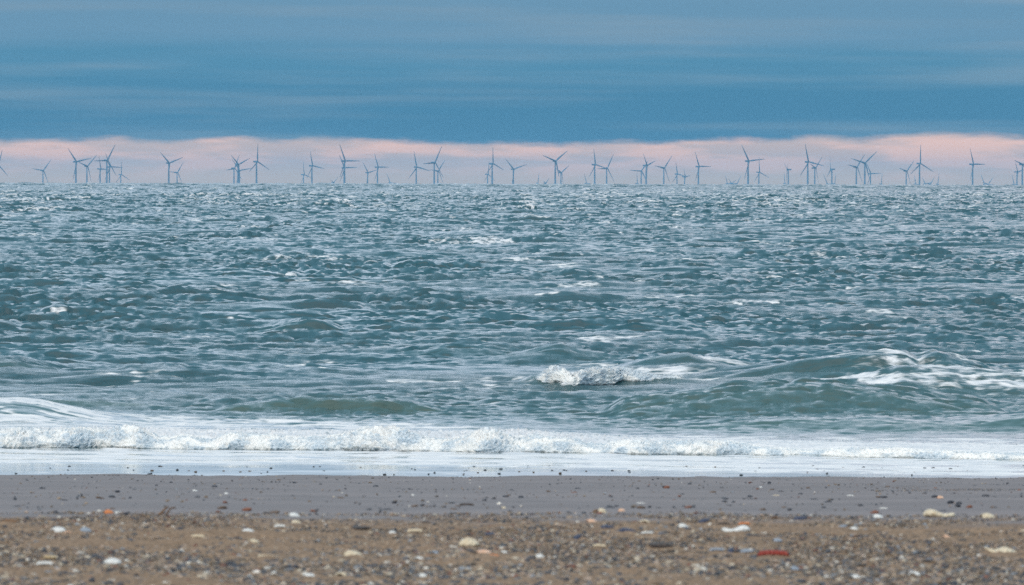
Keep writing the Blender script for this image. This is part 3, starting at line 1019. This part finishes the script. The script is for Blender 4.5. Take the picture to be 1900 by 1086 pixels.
def water_material():
    m, tt, p = principled('sea_water', rough=0.06, ior=1.333)
    pos = tt.n('ShaderNodeNewGeometry').outputs['Position']
    fo = tt.n('ShaderNodeAttribute', attribute_name='foam').outputs['Fac']
    sandy = tt.n('ShaderNodeAttribute', attribute_name='sandy').outputs['Fac']
    n1 = tt.noise(tt.scaled(pos, (0.5, 1.0, 0.6)), 6.0, 6, 0.68, 0.3)
    n2 = tt.noise(tt.scaled(pos, (0.45, 1.0, 0.6), (4, 2, 1)), 0.9, 3, 0.55, 0.4)
    sp = tt.n('ShaderNodeSeparateXYZ')
    tt.link(pos, sp.inputs[0])
    far = tt.step(sp.outputs[1], 150, 900)
    nb = bump(tt, n2, tt.math('MULTIPLY', tt.step(far, 0, 1, 0.35, 0.9), tt.step(sp.outputs[1], 82, 92, 0.05, 1)), 0.35)
    lull = tt.noise(tt.scaled(pos, (0.06, 0.035, 0.1)), 1.0, 3, 0.6)
    nb = bump(tt, n1, tt.math('MULTIPLY', tt.step(lull, 0.38, 0.62, 0.22, 1.0), tt.step(sp.outputs[1], 82, 105, 0.03, 1.0)), 0.062, nb)
    tt.link(nb, p.inputs['Normal'])
    tt.put(p.inputs['Roughness'], tt.step(sp.outputs[1], 300, 4000, 0.06, 0.16))
    tt.put(p.inputs['Base Color'], tt.mix(sandy, WATER, WATER_SANDY))
    # foam: broken up by a web of fine holes
    w1 = tt.noise(tt.scaled(pos, (0.45, 1, 1)), 3.2, 6, 0.68, 0.8)
    vor = tt.n('ShaderNodeTexVoronoi', feature='DISTANCE_TO_EDGE')
    tt.put(vor.inputs['Vector'], tt.scaled(pos, (0.6, 1.2, 1)))
    vor.inputs['Scale'].default_value = 4.5
    w = tt.math('ADD', tt.math('MULTIPLY', w1, 0.85), tt.math('MULTIPLY', tt.math('SUBTRACT', 0.25, vor.outputs[0]), 0.35))
    thr = tt.math('SUBTRACT', 1.04, tt.math('MULTIPLY', fo, 0.92))
    mask = tt.step(tt.math('SUBTRACT', w, thr), -0.10, 0.22)
    mask = tt.math('MULTIPLY', mask, tt.step(fo, 0.04, 0.25))
    fm = tt.n('ShaderNodeBsdfPrincipled')
    tt.put(fm.inputs['Base Color'], tt.mix(tt.step(w1, 0.35, 0.65), (0.56, 0.60, 0.65), (0.78, 0.78, 0.79)))
    fm.inputs['Roughness'].default_value = 0.6
    fm.inputs['Specular IOR Level'].default_value = 0.3
    tt.link(bump(tt, w1, 0.6, 0.06), fm.inputs['Normal'])
    ms = tt.n('ShaderNodeMixShader')
    tt.link(mask, ms.inputs[0])
    tt.link(p.outputs[0], ms.inputs[1])
    tt.link(fm.outputs[0], ms.inputs[2])
    out = [n for n in tt.nt.nodes if n.bl_idname == 'ShaderNodeOutputMaterial'][0]
    tt.link(ms.outputs[0], out.inputs[0])
    return m


sea = link('sea', sea_me, water_material(), kind='structure')

# ------------------------------------------------------------ churned foam: heaped bubbles along the bore, the breaker and the left mound
foam_mat, tt, p = principled('foam', (0.82, 0.82, 0.81), 0.6, 0.3)
pos = tt.n('ShaderNodeNewGeometry').outputs['Position']
nz = tt.noise(pos, 30, 4, 0.65)
nzl = tt.noise(pos, 2.6, 3, 0.6)
tt.put(p.inputs['Base Color'], tt.mix(tt.step(nzl, 0.42, 0.58), tt.mix(tt.step(nz, 0.35, 0.65), (0.34, 0.42, 0.48), (0.60, 0.66, 0.71)), tt.mix(tt.step(nz, 0.35, 0.65), (0.72, 0.72, 0.70), (0.86, 0.86, 0.84))))
tt.link(bump(tt, nz, 0.35, 0.02), p.inputs['Normal'])
p.inputs['Subsurface Weight'].default_value = 0.6
p.inputs['Subsurface Scale'].default_value = 0.06
p.inputs['Subsurface Radius'].default_value = (1, 1, 1)


def sea_at(x, y):
    """height of the built sheet at a point near the shore"""
    iy = np.clip(np.searchsorted(yr, y), 1, len(yr) - 1)
    ix = np.clip(np.searchsorted(tn, x / y), 1, len(tn) - 1)
    fy = (y - yr[iy - 1]) / (yr[iy] - yr[iy - 1])
    fx = (x / y - tn[ix - 1]) / (tn[ix] - tn[ix - 1])
    a = Zs[iy - 1, ix - 1] * (1 - fx) + Zs[iy - 1, ix] * fx
    b = Zs[iy, ix - 1] * (1 - fx) + Zs[iy, ix] * fx
    return a * (1 - fy) + b * fy + sea_level(x, y)


rf = np.random.default_rng(9)
bil = [gauss_tile(1024, L_, lo, hi, 0.9, 60 + i) for i, (L_, lo, hi) in enumerate(((11.0, 0.10, 0.5), (5.0, 0.04, 0.16), (2.3, 0.015, 0.05)))]


def billow(x, y):
    """rounded heaps with sharp creases between them, three sizes; metres"""
    a = np.minimum(np.abs(sample(bil[0], 11.0, x, y)), 1.8)
    b = np.minimum(np.abs(sample(bil[1], 5.0, x + 3, y)), 1.8)
    c = np.minimum(np.abs(sample(bil[2], 2.3, x, y + 1)), 1.8)
    return 0.040 * a + 0.010 * b + 0.003 * c


def heap(x0, x1, foot, depth, height, face=0.42, wob=0.46, stepx=0.013, nv=110):
    """roller of churned foam: a steep rounded front that rises from its foot, then falls back into the sea behind.
    the lumps stand out along the surface normal"""
    gx_ = np.arange(x0, x1, stepx)
    u = np.linspace(0, 1, nv)
    XX, UU = np.meshgrid(gx_, u)
    n1_ = sample(bil[0], 11.0, XX * 0.13 + 5, XX * 0 + 2)
    n2_ = sample(bil[1], 5.0, XX * 0.8, XX * 0)
    hh_ = height(XX) * np.clip(1 + wob * n1_, 0.35, 1.5)
    fw = face * (0.5 + hh_ / 0.3)
    ph = np.clip(UU / 0.55, 0, 1) * math.pi / 2
    bk = np.clip((UU - 0.55) / 0.45, 0, 1)
    dd_ = fw * (1 - np.cos(ph)) * 1.0 + bk * (depth - fw)
    YY = foot(XX) + dd_ + 0.06 * sample(bil[0], 11.0, XX * 0.15, XX * 0 + 4)
    z0 = sea_at(XX, foot(XX) - 0.1) - 0.03
    z1 = sea_at(XX, foot(XX) + depth) - 0.05
    ZZ = np.where(UU < 0.55, z0 + (hh_ + 0.03) * np.sin(ph), (z0 + hh_ + 0.03) * (1 - sstep(0, 1, bk)) + z1 * sstep(0, 1, bk))
    P = np.stack([XX, YY, ZZ], -1)
    tu = np.gradient(P, axis=0)
    tx_ = np.gradient(P, axis=1)
    nn = np.cross(tx_, tu)
    nn /= np.linalg.norm(nn, axis=-1, keepdims=True) + 1e-9
    arc = np.cumsum(np.linalg.norm(tu, axis=-1), axis=0)
    sw_ = sample(bil[0], 11.0, XX, arc + 7) * 0.08
    a = np.sqrt(sample(bil[0], 11.0, XX * 1.1 + sw_, arc * 3.0) ** 2 + 0.03)
    b = np.sqrt(sample(bil[1], 5.0, XX * 1.3 + 3 + sw_, arc * 1.9 + sw_) ** 2 + 0.05)
    c = np.sqrt(sample(bil[2], 2.3, XX, arc + 1) ** 2 + 0.05)
    amp_ = (0.055 * np.minimum(a, 1.8) + 0.013 * np.minimum(b, 1.8) + 0.002 * np.minimum(c, 2)) * (hh_ / 0.22) ** 0.7
    amp_ = amp_ * sstep(0, 0.08, UU) * (1 - sstep(0.75, 1.0, UU))
    return P + nn * amp_[..., None]


parts = []
parts.append(heap(-10.3, 10.3, bore_line, 1.6, lambda x: 0.66 * np.interp(x, BHX, BHH)))
pts, base, fl, hx, yc = ridges[2]
row = np.searchsorted(yr, 113.0)
g0, g1 = on_sea(985, 718), on_sea(1262, 712)


def brk_h(x):
    u = (x - g0[0]) / (g1[0] - g0[0])
    return 0.22 * np.clip(sstep(-0.02, 0.16, u) * (1 - 0.88 * sstep(0.35, 1.0, u)) * (1 - sstep(0.97, 1.02, u)), 0, 1)


parts.append(heap(g0[0] - 0.1, g1[0] + 0.1, lambda x: np.interp(x, X[row], yc[row]) - 0.62 + 0.10 * sample(bil[0], 11.0, x * 0.15, x * 0 + 9) + 0.28 * (x - g0[0]) / (g1[0] - g0[0]), 1.1, brk_h, 0.3, 0.16, 0.012, 100))
vs, fs, off = [], [], 0
for q in parts:
    vs.append(q.reshape(-1, 3))
    f4 = grid_faces(q.shape[0], q.shape[1]) + off
    fs.append(np.concatenate([f4[:, [0, 1, 2]], f4[:, [0, 2, 3]]]))
    off += q.shape[0] * q.shape[1]
# spray and loose clots thrown up along the crests
for q, n_, up in ((parts[0], 2200, 0.035), (parts[1], 1300, 0.05)):
    ii = rf.integers(int(q.shape[0] * 0.35), int(q.shape[0] * 0.65), n_)
    jj = rf.integers(0, q.shape[1], n_)
    c_ = q[ii, jj] + np.stack([rf.normal(0, .02, n_), rf.normal(0, .02, n_), np.abs(rf.normal(0, up, n_)) * rf.uniform(0, 1, n_) - 0.01], 1)
    s_ = np.clip(0.011 * np.exp(0.45 * rf.standard_normal(n_)), 0.006, 0.045) * np.where(c_[:, 2] - q[ii, jj, 2] > 0.04, 0.6, 1.0)
    v_ = ICO_V[None] * (1 + 0.2 * rf.standard_normal((n_, 12, 1))) * (s_[:, None, None] / 2) * rf.uniform(0.7, 1.5, (n_, 1, 3)) + c_[:, None]
    vs.append(v_.reshape(-1, 3))
    fs.append((ICO_F[None] + (np.arange(n_) * 12)[:, None, None]).reshape(-1, 3) + off)
    off += n_ * 12
churn = mesh_np('surf_foam', np.concatenate(vs), np.concatenate(fs), True)
link('surf_foam', churn, foam_mat, kind='stuff', label='churned white foam of the breaking shore waves', category='foam')
TURBINES = [  # rotor centre in the photo, distance km, blade angle, rotor foreshortening, blade scale, flag, label
    (-2.5, 306.7, 28.1, 76, 0.7, 0.95, '', 'turbine cut by the left photo edge, only its blades reaching in'),
    (80.8, 316.6, 32.9, 52, 0.8, 1.0, '', 'small lone turbine nearest the left edge, one blade up right, one level left'),
    (142.5, 300.4, 25.4, 12, 0.75, 1.0, '', 'tall turbine with a V of two raised blades, leftmost of the big left cluster'),
    (162.9, 308.6, 28.8, 44, 0.65, 1.0, '', 'medium turbine directly right of the V-bladed one, one blade raised up right'),
    (187.6, 313.7, 31.2, 116, 0.45, 0.95, 'e', 'medium turbine with upright blade and nacelle pointing left, in a gap of the left cluster'),
    (199.9, 297.6, 24.3, 62, 0.75, 0.95, '', 'tallest turbine of the big left cluster, long blade reaching up right'),
    (204.6, 309.9, 29.3, 118, 0.7, 1.0, '', 'turbine overlapping the right side of the tallest one in the left cluster'),
    (225.5, 324.4, 37.3, 96, 0.55, 1.1, '', 'short turbine ending the left cluster on the right, thin upright blade and drooping blade'),
    (314.8, 302.9, 26.2, 20, 0.75, 0.95, '', 'tall turbine with two blades in a wide V, over a short right neighbour'),
    (329.9, 320.4, 34.7, 56, 0.65, 1.0, '', 'short turbine right beside and below the wide V turbine, blade up right'),
    (435.8, 312.4, 30.3, 68, 0.65, 0.95, '', 'turbine with nearly upright blade, leftmost tower of the tight knot of three'),
    (443.4, 305.7, 27.3, 24, 0.65, 0.95, '', 'highest hub in the tight knot of three, blades in a V'),
    (445.3, 316.8, 32.6, 10, 0.85, 1.05, '', 'lowest hub in the tight knot of three, level blade reaching right'),
    (478.1, 300.2, 25.0, 94, 0.6, 1.0, '', 'tall turbine with one vertical blade and two drooping, right of the tight knot'),
    (564.7, 324.4, 36.8, 106, 0.45, 1.1, 'e', 'small turbine with thin vertical blade standing just left of a taller one'),
    (580.5, 308.0, 28.1, 110, 0.65, 0.95, '', 'medium tall turbine with steep upper blade and short neighbour on its left'),
    (619.7, 339.4, 47.3, 40, 0.45, 0.95, 'f', 'tiny faint turbine barely above the horizon, left of the two stacked rotors'),
    (641.2, 298.9, 24.4, 0, 0.7, 1.0, '', 'upper rotor of the two stacked ones, blade pointing level to the right'),
    (639.9, 311.8, 29.8, 2, 0.75, 1.0, '', 'lower rotor of the two stacked ones, half hidden behind the taller tower'),
    (683.5, 320.6, 34.4, 12, 0.65, 1.05, '', 'short turbine whose right blade nearly touches the tower of its right neighbour'),
    (702.2, 310.5, 29.1, 0, 0.6, 1.0, '', 'medium turbine with level right blade, just right of a short one it nearly touches'),
    (724.2, 339.6, 47.3, 116, 0.85, 1.1, 'f', 'faint far turbine with only a thin curved blade showing, right of a close pair'),
    (773.7, 310.3, 29.0, 106, 0.8, 1.05, '', 'lone medium turbine with steep upper blade, left of a crossed pair'),
    (807.6, 301.7, 25.3, 64, 0.7, 1.0, '', 'tall front turbine of a crossed pair, blade leaning up right and one level left'),
    (813.9, 317.5, 32.5, 54, 0.7, 0.95, '', 'shorter rear turbine of the crossed pair, right of the tall tower'),
    (915.3, 304.0, 26.1, 98, 0.6, 0.95, '', 'tall turbine with vertical blade and small rotor tucked at its lower left'),
    (906.4, 323.8, 36.0, 92, 0.45, 1.05, '', 'small turbine tucked at the lower left foot of a tall vertical-bladed one'),
    (953.8, 314.3, 30.7, 18, 0.8, 1.05, '', 'lone turbine with thick tower and a wide V of two raised blades'),
    (998.6, 340.2, 47.3, 88, 0.75, 1.15, 'f', 'very faint blade standing upright far off, left one of two ghosts'),
    (1013.2, 340.2, 47.3, 42, 0.45, 0.85, 'f', 'very faint short tilted blade far off, right one of two ghosts'),
    (1031.5, 298.9, 24.1, 40, 0.9, 0.85, '', 'tall turbine with widest raised V, small turbine at its lower right'),
    (1042.2, 320.4, 33.8, 36, 0.7, 0.9, '', 'small turbine at the lower right of the widest V, one blade up right'),
    (1088.6, 340.4, 47.3, 110, 0.8, 1.1, 'f', 'faint far blade leaning left between two taller pairs of turbines'),
    (1105.4, 305.7, 26.7, 106, 0.65, 1.0, '', 'left turbine of two joined by a shared slanting blade line'),
    (1127.3, 312.4, 29.6, 62, 0.7, 1.05, '', 'right turbine of two joined by a slanting blade, blade raised up right'),
    (1190.4, 317.5, 32.1, 56, 0.95, 0.9, '', 'nearer turbine with level left blade crossing in front of a broad tower'),
    (1201.2, 307.4, 27.3, 16, 0.45, 1.0, '', 'turbine with broad tower and V blades behind a level-bladed neighbour'),
    (1182.8, 340.6, 47.3, 98, 0.75, 1.15, 'f', 'very faint upright blade just left of the crossing pair'),
    (1233.4, 311.8, 29.2, 52, 0.7, 1.0, '', 'lone medium turbine with level left blade and blade raised steeply right'),
    (1257.4, 323.2, 35.2, 106, 0.75, 0.95, '', 'small turbine with thin upper blade, its right blade touching a fainter one'),
    (1271.9, 328.2, 38.3, 6, 0.45, 0.85, 'f', 'faint small turbine at the right blade tip of a small neighbour'),
    (1297.8, 309.3, 28.0, 0, 0.65, 1.05, '', 'lone turbine with level right blade, last before a gap with faint arcs'),
    (1350.1, 340.9, 47.3, 116, 0.7, 0.95, 'f', 'leftmost of three faint far arcs low on the horizon'),
    (1357.9, 341.0, 47.3, 26, 0.55, 0.95, 'f', 'middle one of three faint far arcs low on the horizon'),
    (1368.0, 341.0, 47.3, 60, 0.75, 1.0, 'f', 'rightmost of three faint far arcs, opening towards the tall turbine'),
    (1390.1, 299.2, 23.9, 6, 0.75, 1.05, '', 'tall turbine with level right blade passing behind a thin vertical blade'),
    (1409.7, 320.0, 33.2, 100, 0.6, 1.15, '', 'shorter turbine with vertical blade and two drooping curved blades'),
    (1460.5, 314.9, 30.5, 30, 0.12, 1.0, 'E', 'edge-on turbine with nacelle to the right and short thick upper blade'),
    (1456.7, 341.2, 47.3, 100, 0.8, 1.15, 'f', 'faint turbine hidden low at the left of the edge-on one'),
    (1500.6, 300.7, 24.4, 108, 0.8, 1.0, '', 'tall turbine with steep blade and slanting right blade over a shorter neighbour'),
    (1513.9, 312.0, 29.1, 44, 0.5, 1.0, '', 'shorter turbine under the slanting blade of a tall one, raised blade to the right'),
    (1535.4, 341.3, 47.3, 116, 0.95, 1.15, 'f', 'very faint blade leaning left just before the slim nearly edge-on turbine'),
    (1541.3, 314.3, 30.1, 90, 0.15, 1.0, 'G', 'slim nearly edge-on turbine with vertical blade and nacelle to the right'),
    (1548.9, 341.4, 47.3, 84, 0.75, 1.15, 'f', 'faint thin upright blade just right of the slim nearly edge-on turbine'),
    (1590.8, 310.1, 28.1, 52, 0.7, 1.0, '', 'medium turbine whose raised blade crosses the left blade of a tall one'),
    (1605.6, 302.6, 25.0, 44, 0.95, 0.9, '', 'tall turbine with level left and raised right blade, centre of a group of three'),
    (1616.4, 322.6, 34.4, 2, 0.8, 0.95, '', 'short broad-towered turbine right of a tall one, level blade reaching right'),
    (1635.5, 341.5, 47.3, 88, 0.75, 1.15, 'f', 'faint upright blade at the tip of a level right-hand blade'),
    (1683.1, 317.6, 31.6, 48, 0.7, 0.95, '', 'medium turbine with a blade up right, left neighbour of a vertical-bladed tall one'),
    (1708.2, 303.8, 25.4, 94, 0.75, 1.05, '', 'tall turbine with vertical blade and two symmetric drooping blades, near the right end'),
    (1699.2, 341.7, 47.3, 106, 0.8, 1.05, 'f', 'faint arc of a far blade just left of the tall symmetric turbine'),
    (1717.1, 341.7, 47.3, 10, 0.7, 1.0, 'f', 'faint arc of a far blade just right of the tall symmetric turbine'),
    (1726.8, 341.7, 47.3, 54, 0.7, 0.95, 'f', 'faint far blade curling right, beside a ghostly upright one'),
    (1740.4, 341.8, 47.3, 86, 0.8, 1.15, 'f', 'ghostly far turbine with upright blade and small block of nacelle'),
    (1807.0, 305.1, 25.8, 0, 0.6, 1.05, '', 'tall lone turbine with steep blade and level right blade, near the right edge'),
    (1827.0, 341.9, 47.3, 116, 0.9, 1.15, 'f', 'left one of two faint arcs right of the tall lone turbine'),
    (1833.8, 342.0, 47.3, 46, 0.75, 1.0, 'f', 'right one of two faint arcs right of the tall lone turbine'),
    (1888.9, 319.4, 32.3, 10, 0.5, 1.0, '', 'small turbine with steep left blade, just inside the right edge'),
    (1899.1, 305.6, 26.0, 46, 0.65, 1.0, 's', 'turbine cut through by the right photo edge, blade pointing up left'),
    (1881.8, 342.1, 47.3, 110, 0.8, 1.1, 'f', 'faintest far blade low beside the small turbine at the right edge'),
]

# ------------------------------------------------------------ the wind farm, each turbine at its distance beyond the horizon
hazed_paint, tt, p = principled('turbine_hazed', TURB, 0.5)  # base colour carries the blue of distant air and the shaded side
HUB_H, R_BLADE, HUB_X = 120.0, 82.0, 6.5


def ring_mesh(name, rings):
    """closed loft through rings of equal point count"""
    n = len(rings[0])
    V = np.array([pt for rg in rings for pt in rg], float)
    Fq = []
    for i in range(len(rings) - 1):
        for k in range(n):
            a, b = i * n + k, i * n + (k + 1) % n
            Fq.append((a, b, b + n, a + n))
    me = bpy.data.meshes.new(name)
    me.from_pydata([tuple(v) for v in V], [], Fq + [tuple(range(n))[::-1], tuple(range(len(V) - n, len(V)))])
    me.polygons.foreach_set('use_smooth', np.ones(len(me.polygons), bool))
    me.update()
    me.materials.append(hazed_paint)
    return me


def circ(c, r, axis='z', n=20):
    o = []
    for k in range(n):
        a = 2 * math.pi * k / n
        if axis == 'z':
            o.append((c[0] + r * math.cos(a), c[1] + r * math.sin(a), c[2]))
        else:
            o.append((c[0], c[1] + r * math.cos(a), c[2] + r * math.sin(a)))
    return o


tower_me = ring_mesh('tower', [circ((0, 0, -12), 4.6), circ((0, 0, 18), 4.6), circ((0, 0, 18.2), 4.1), circ((0, 0, 70), 3.5), circ((0, 0, HUB_H - 3), 2.7)])


def box_ring(x, w, z0, z1, n=20):
    o = []
    for k in range(n):
        a = 2 * math.pi * (k + 0.5) / n
        c, s = math.cos(a), math.sin(a)
        c, s = np.sign(c) * abs(c) ** 0.45, np.sign(s) * abs(s) ** 0.45
        o.append((x, c * w / 2, (z0 + z1) / 2 + s * (z1 - z0) / 2))
    return o


z = HUB_H
nac_me = ring_mesh('nacelle', [box_ring(-17, 5, z - 1.5, z + 3), box_ring(-16, 7.5, z - 3, z + 4), box_ring(0, 8, z - 4, z + 4), box_ring(3.5, 6.5, z - 3.2, z + 3.2)])
hub_me = ring_mesh('rotor_hub', [circ((3.6, 0, z), 2.8, 'x'), circ((5, 0, z), 3.2, 'x'), circ((8, 0, z), 3.0, 'x'), circ((9.8, 0, z), 1.7, 'x'), circ((10.4, 0, z), 0.4, 'x')])
sect = []
for rr_, ch, th in ((2.0, 4.0, 3.8), (6, 4.0, 3.4), (14, 5.4, 2.2), (22, 5.2, 1.6), (36, 4.2, 1.1), (52, 3.2, 0.8), (68, 2.2, 0.5), (78, 1.5, 0.35), (82, 0.5, 0.15)):
    tw_ = math.radians(14) * (1 - rr_ / 82) + math.radians(4)
    xo = 0.055 * rr_ + 1.6 * (rr_ / 82) ** 2
    ring = []
    for k in range(12):
        a = 2 * math.pi * k / 12
        cy, cx = 1.3 * (math.cos(a) * ch / 2 - ch * 0.12), 1.2 * math.sin(a) * th / 2
        ring.append((xo + cx * math.cos(tw_) + cy * math.sin(tw_), cy * math.cos(tw_) - cx * math.sin(tw_), rr_))
    sect.append(ring)
blade_me = ring_mesh('blade', sect)


def place_turbine(hx_, hy_, dkm, th, kf, sc, flag, label):
    d = pix_dir(hx_, hy_)
    D = dkm * 1000.0
    yaw = math.acos(kf)
    if flag in ('E', 'G'):
        yaw = -yaw
    axis = np.array([math.sin(yaw), -math.cos(yaw)])
    # stand it where the photo shows it; its height then follows from the sea surface there
    lo, hi = 12000.0, 60000.0
    for _ in range(60):
        m = 0.5 * (lo + hi)
        if EYE + d[2] * m > float(sea_level(d[0] * m, m)) + HUB_H:
            hi = m
        else:
            lo = m
    rc = np.array([d[0] * lo, lo])
    if flag in ('f', 's') or abs(lo - D) > 9000:
        rc = rc if abs(lo - D) < 9000 else np.array([d[0] * D, D])
    tx, ty = rc - axis * HUB_X
    root = bpy.data.objects.new('wind_turbine', None)
    COL.objects.link(root)
    root.location = (tx, ty, float(sea_level(tx, ty)))
    root.rotation_euler = (0, 0, yaw - math.pi / 2)
    tagged(root, label, 'wind turbine', 'offshore wind turbines on the horizon')
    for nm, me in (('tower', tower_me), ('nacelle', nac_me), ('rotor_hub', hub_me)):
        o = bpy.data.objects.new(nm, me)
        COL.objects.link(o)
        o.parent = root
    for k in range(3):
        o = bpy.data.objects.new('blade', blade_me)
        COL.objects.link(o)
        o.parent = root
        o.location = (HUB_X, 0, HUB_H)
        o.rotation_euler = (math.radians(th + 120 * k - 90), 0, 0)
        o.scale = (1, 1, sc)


for row in TURBINES:
    place_turbine(*row)

# ------------------------------------------------------------ the sea air between the camera and the wind farm
hx0, hx1, hy0, hy1, hz0, hz1 = -42000.0, 42000.0, -1200.0, 60000.0, -420.0, 190.0
hv = np.array([(x, y, zz) for zz in (hz0, hz1) for y in (hy0, hy1) for x in (hx0, hx1)])
hf = np.array([(0, 2, 3, 1), (4, 5, 7, 6), (0, 1, 5, 4), (2, 6, 7, 3), (0, 4, 6, 2), (1, 3, 7, 5)])
haze_mat = bpy.data.materials.new('haze')
haze_mat.use_nodes = True
tt = NT(haze_mat.node_tree)
pv = tt.n('ShaderNodeVolumePrincipled')
tt.put(pv.inputs['Color'], HAZE_COL)
pv.inputs['Density'].default_value = HAZE_D
pv.inputs['Anisotropy'].default_value = 0.0
o_ = tt.n('ShaderNodeOutputMaterial')
tt.link(pv.outputs[0], o_.inputs['Volume'])
link('haze', mesh_np('haze', hv, hf, False), haze_mat, kind='stuff')
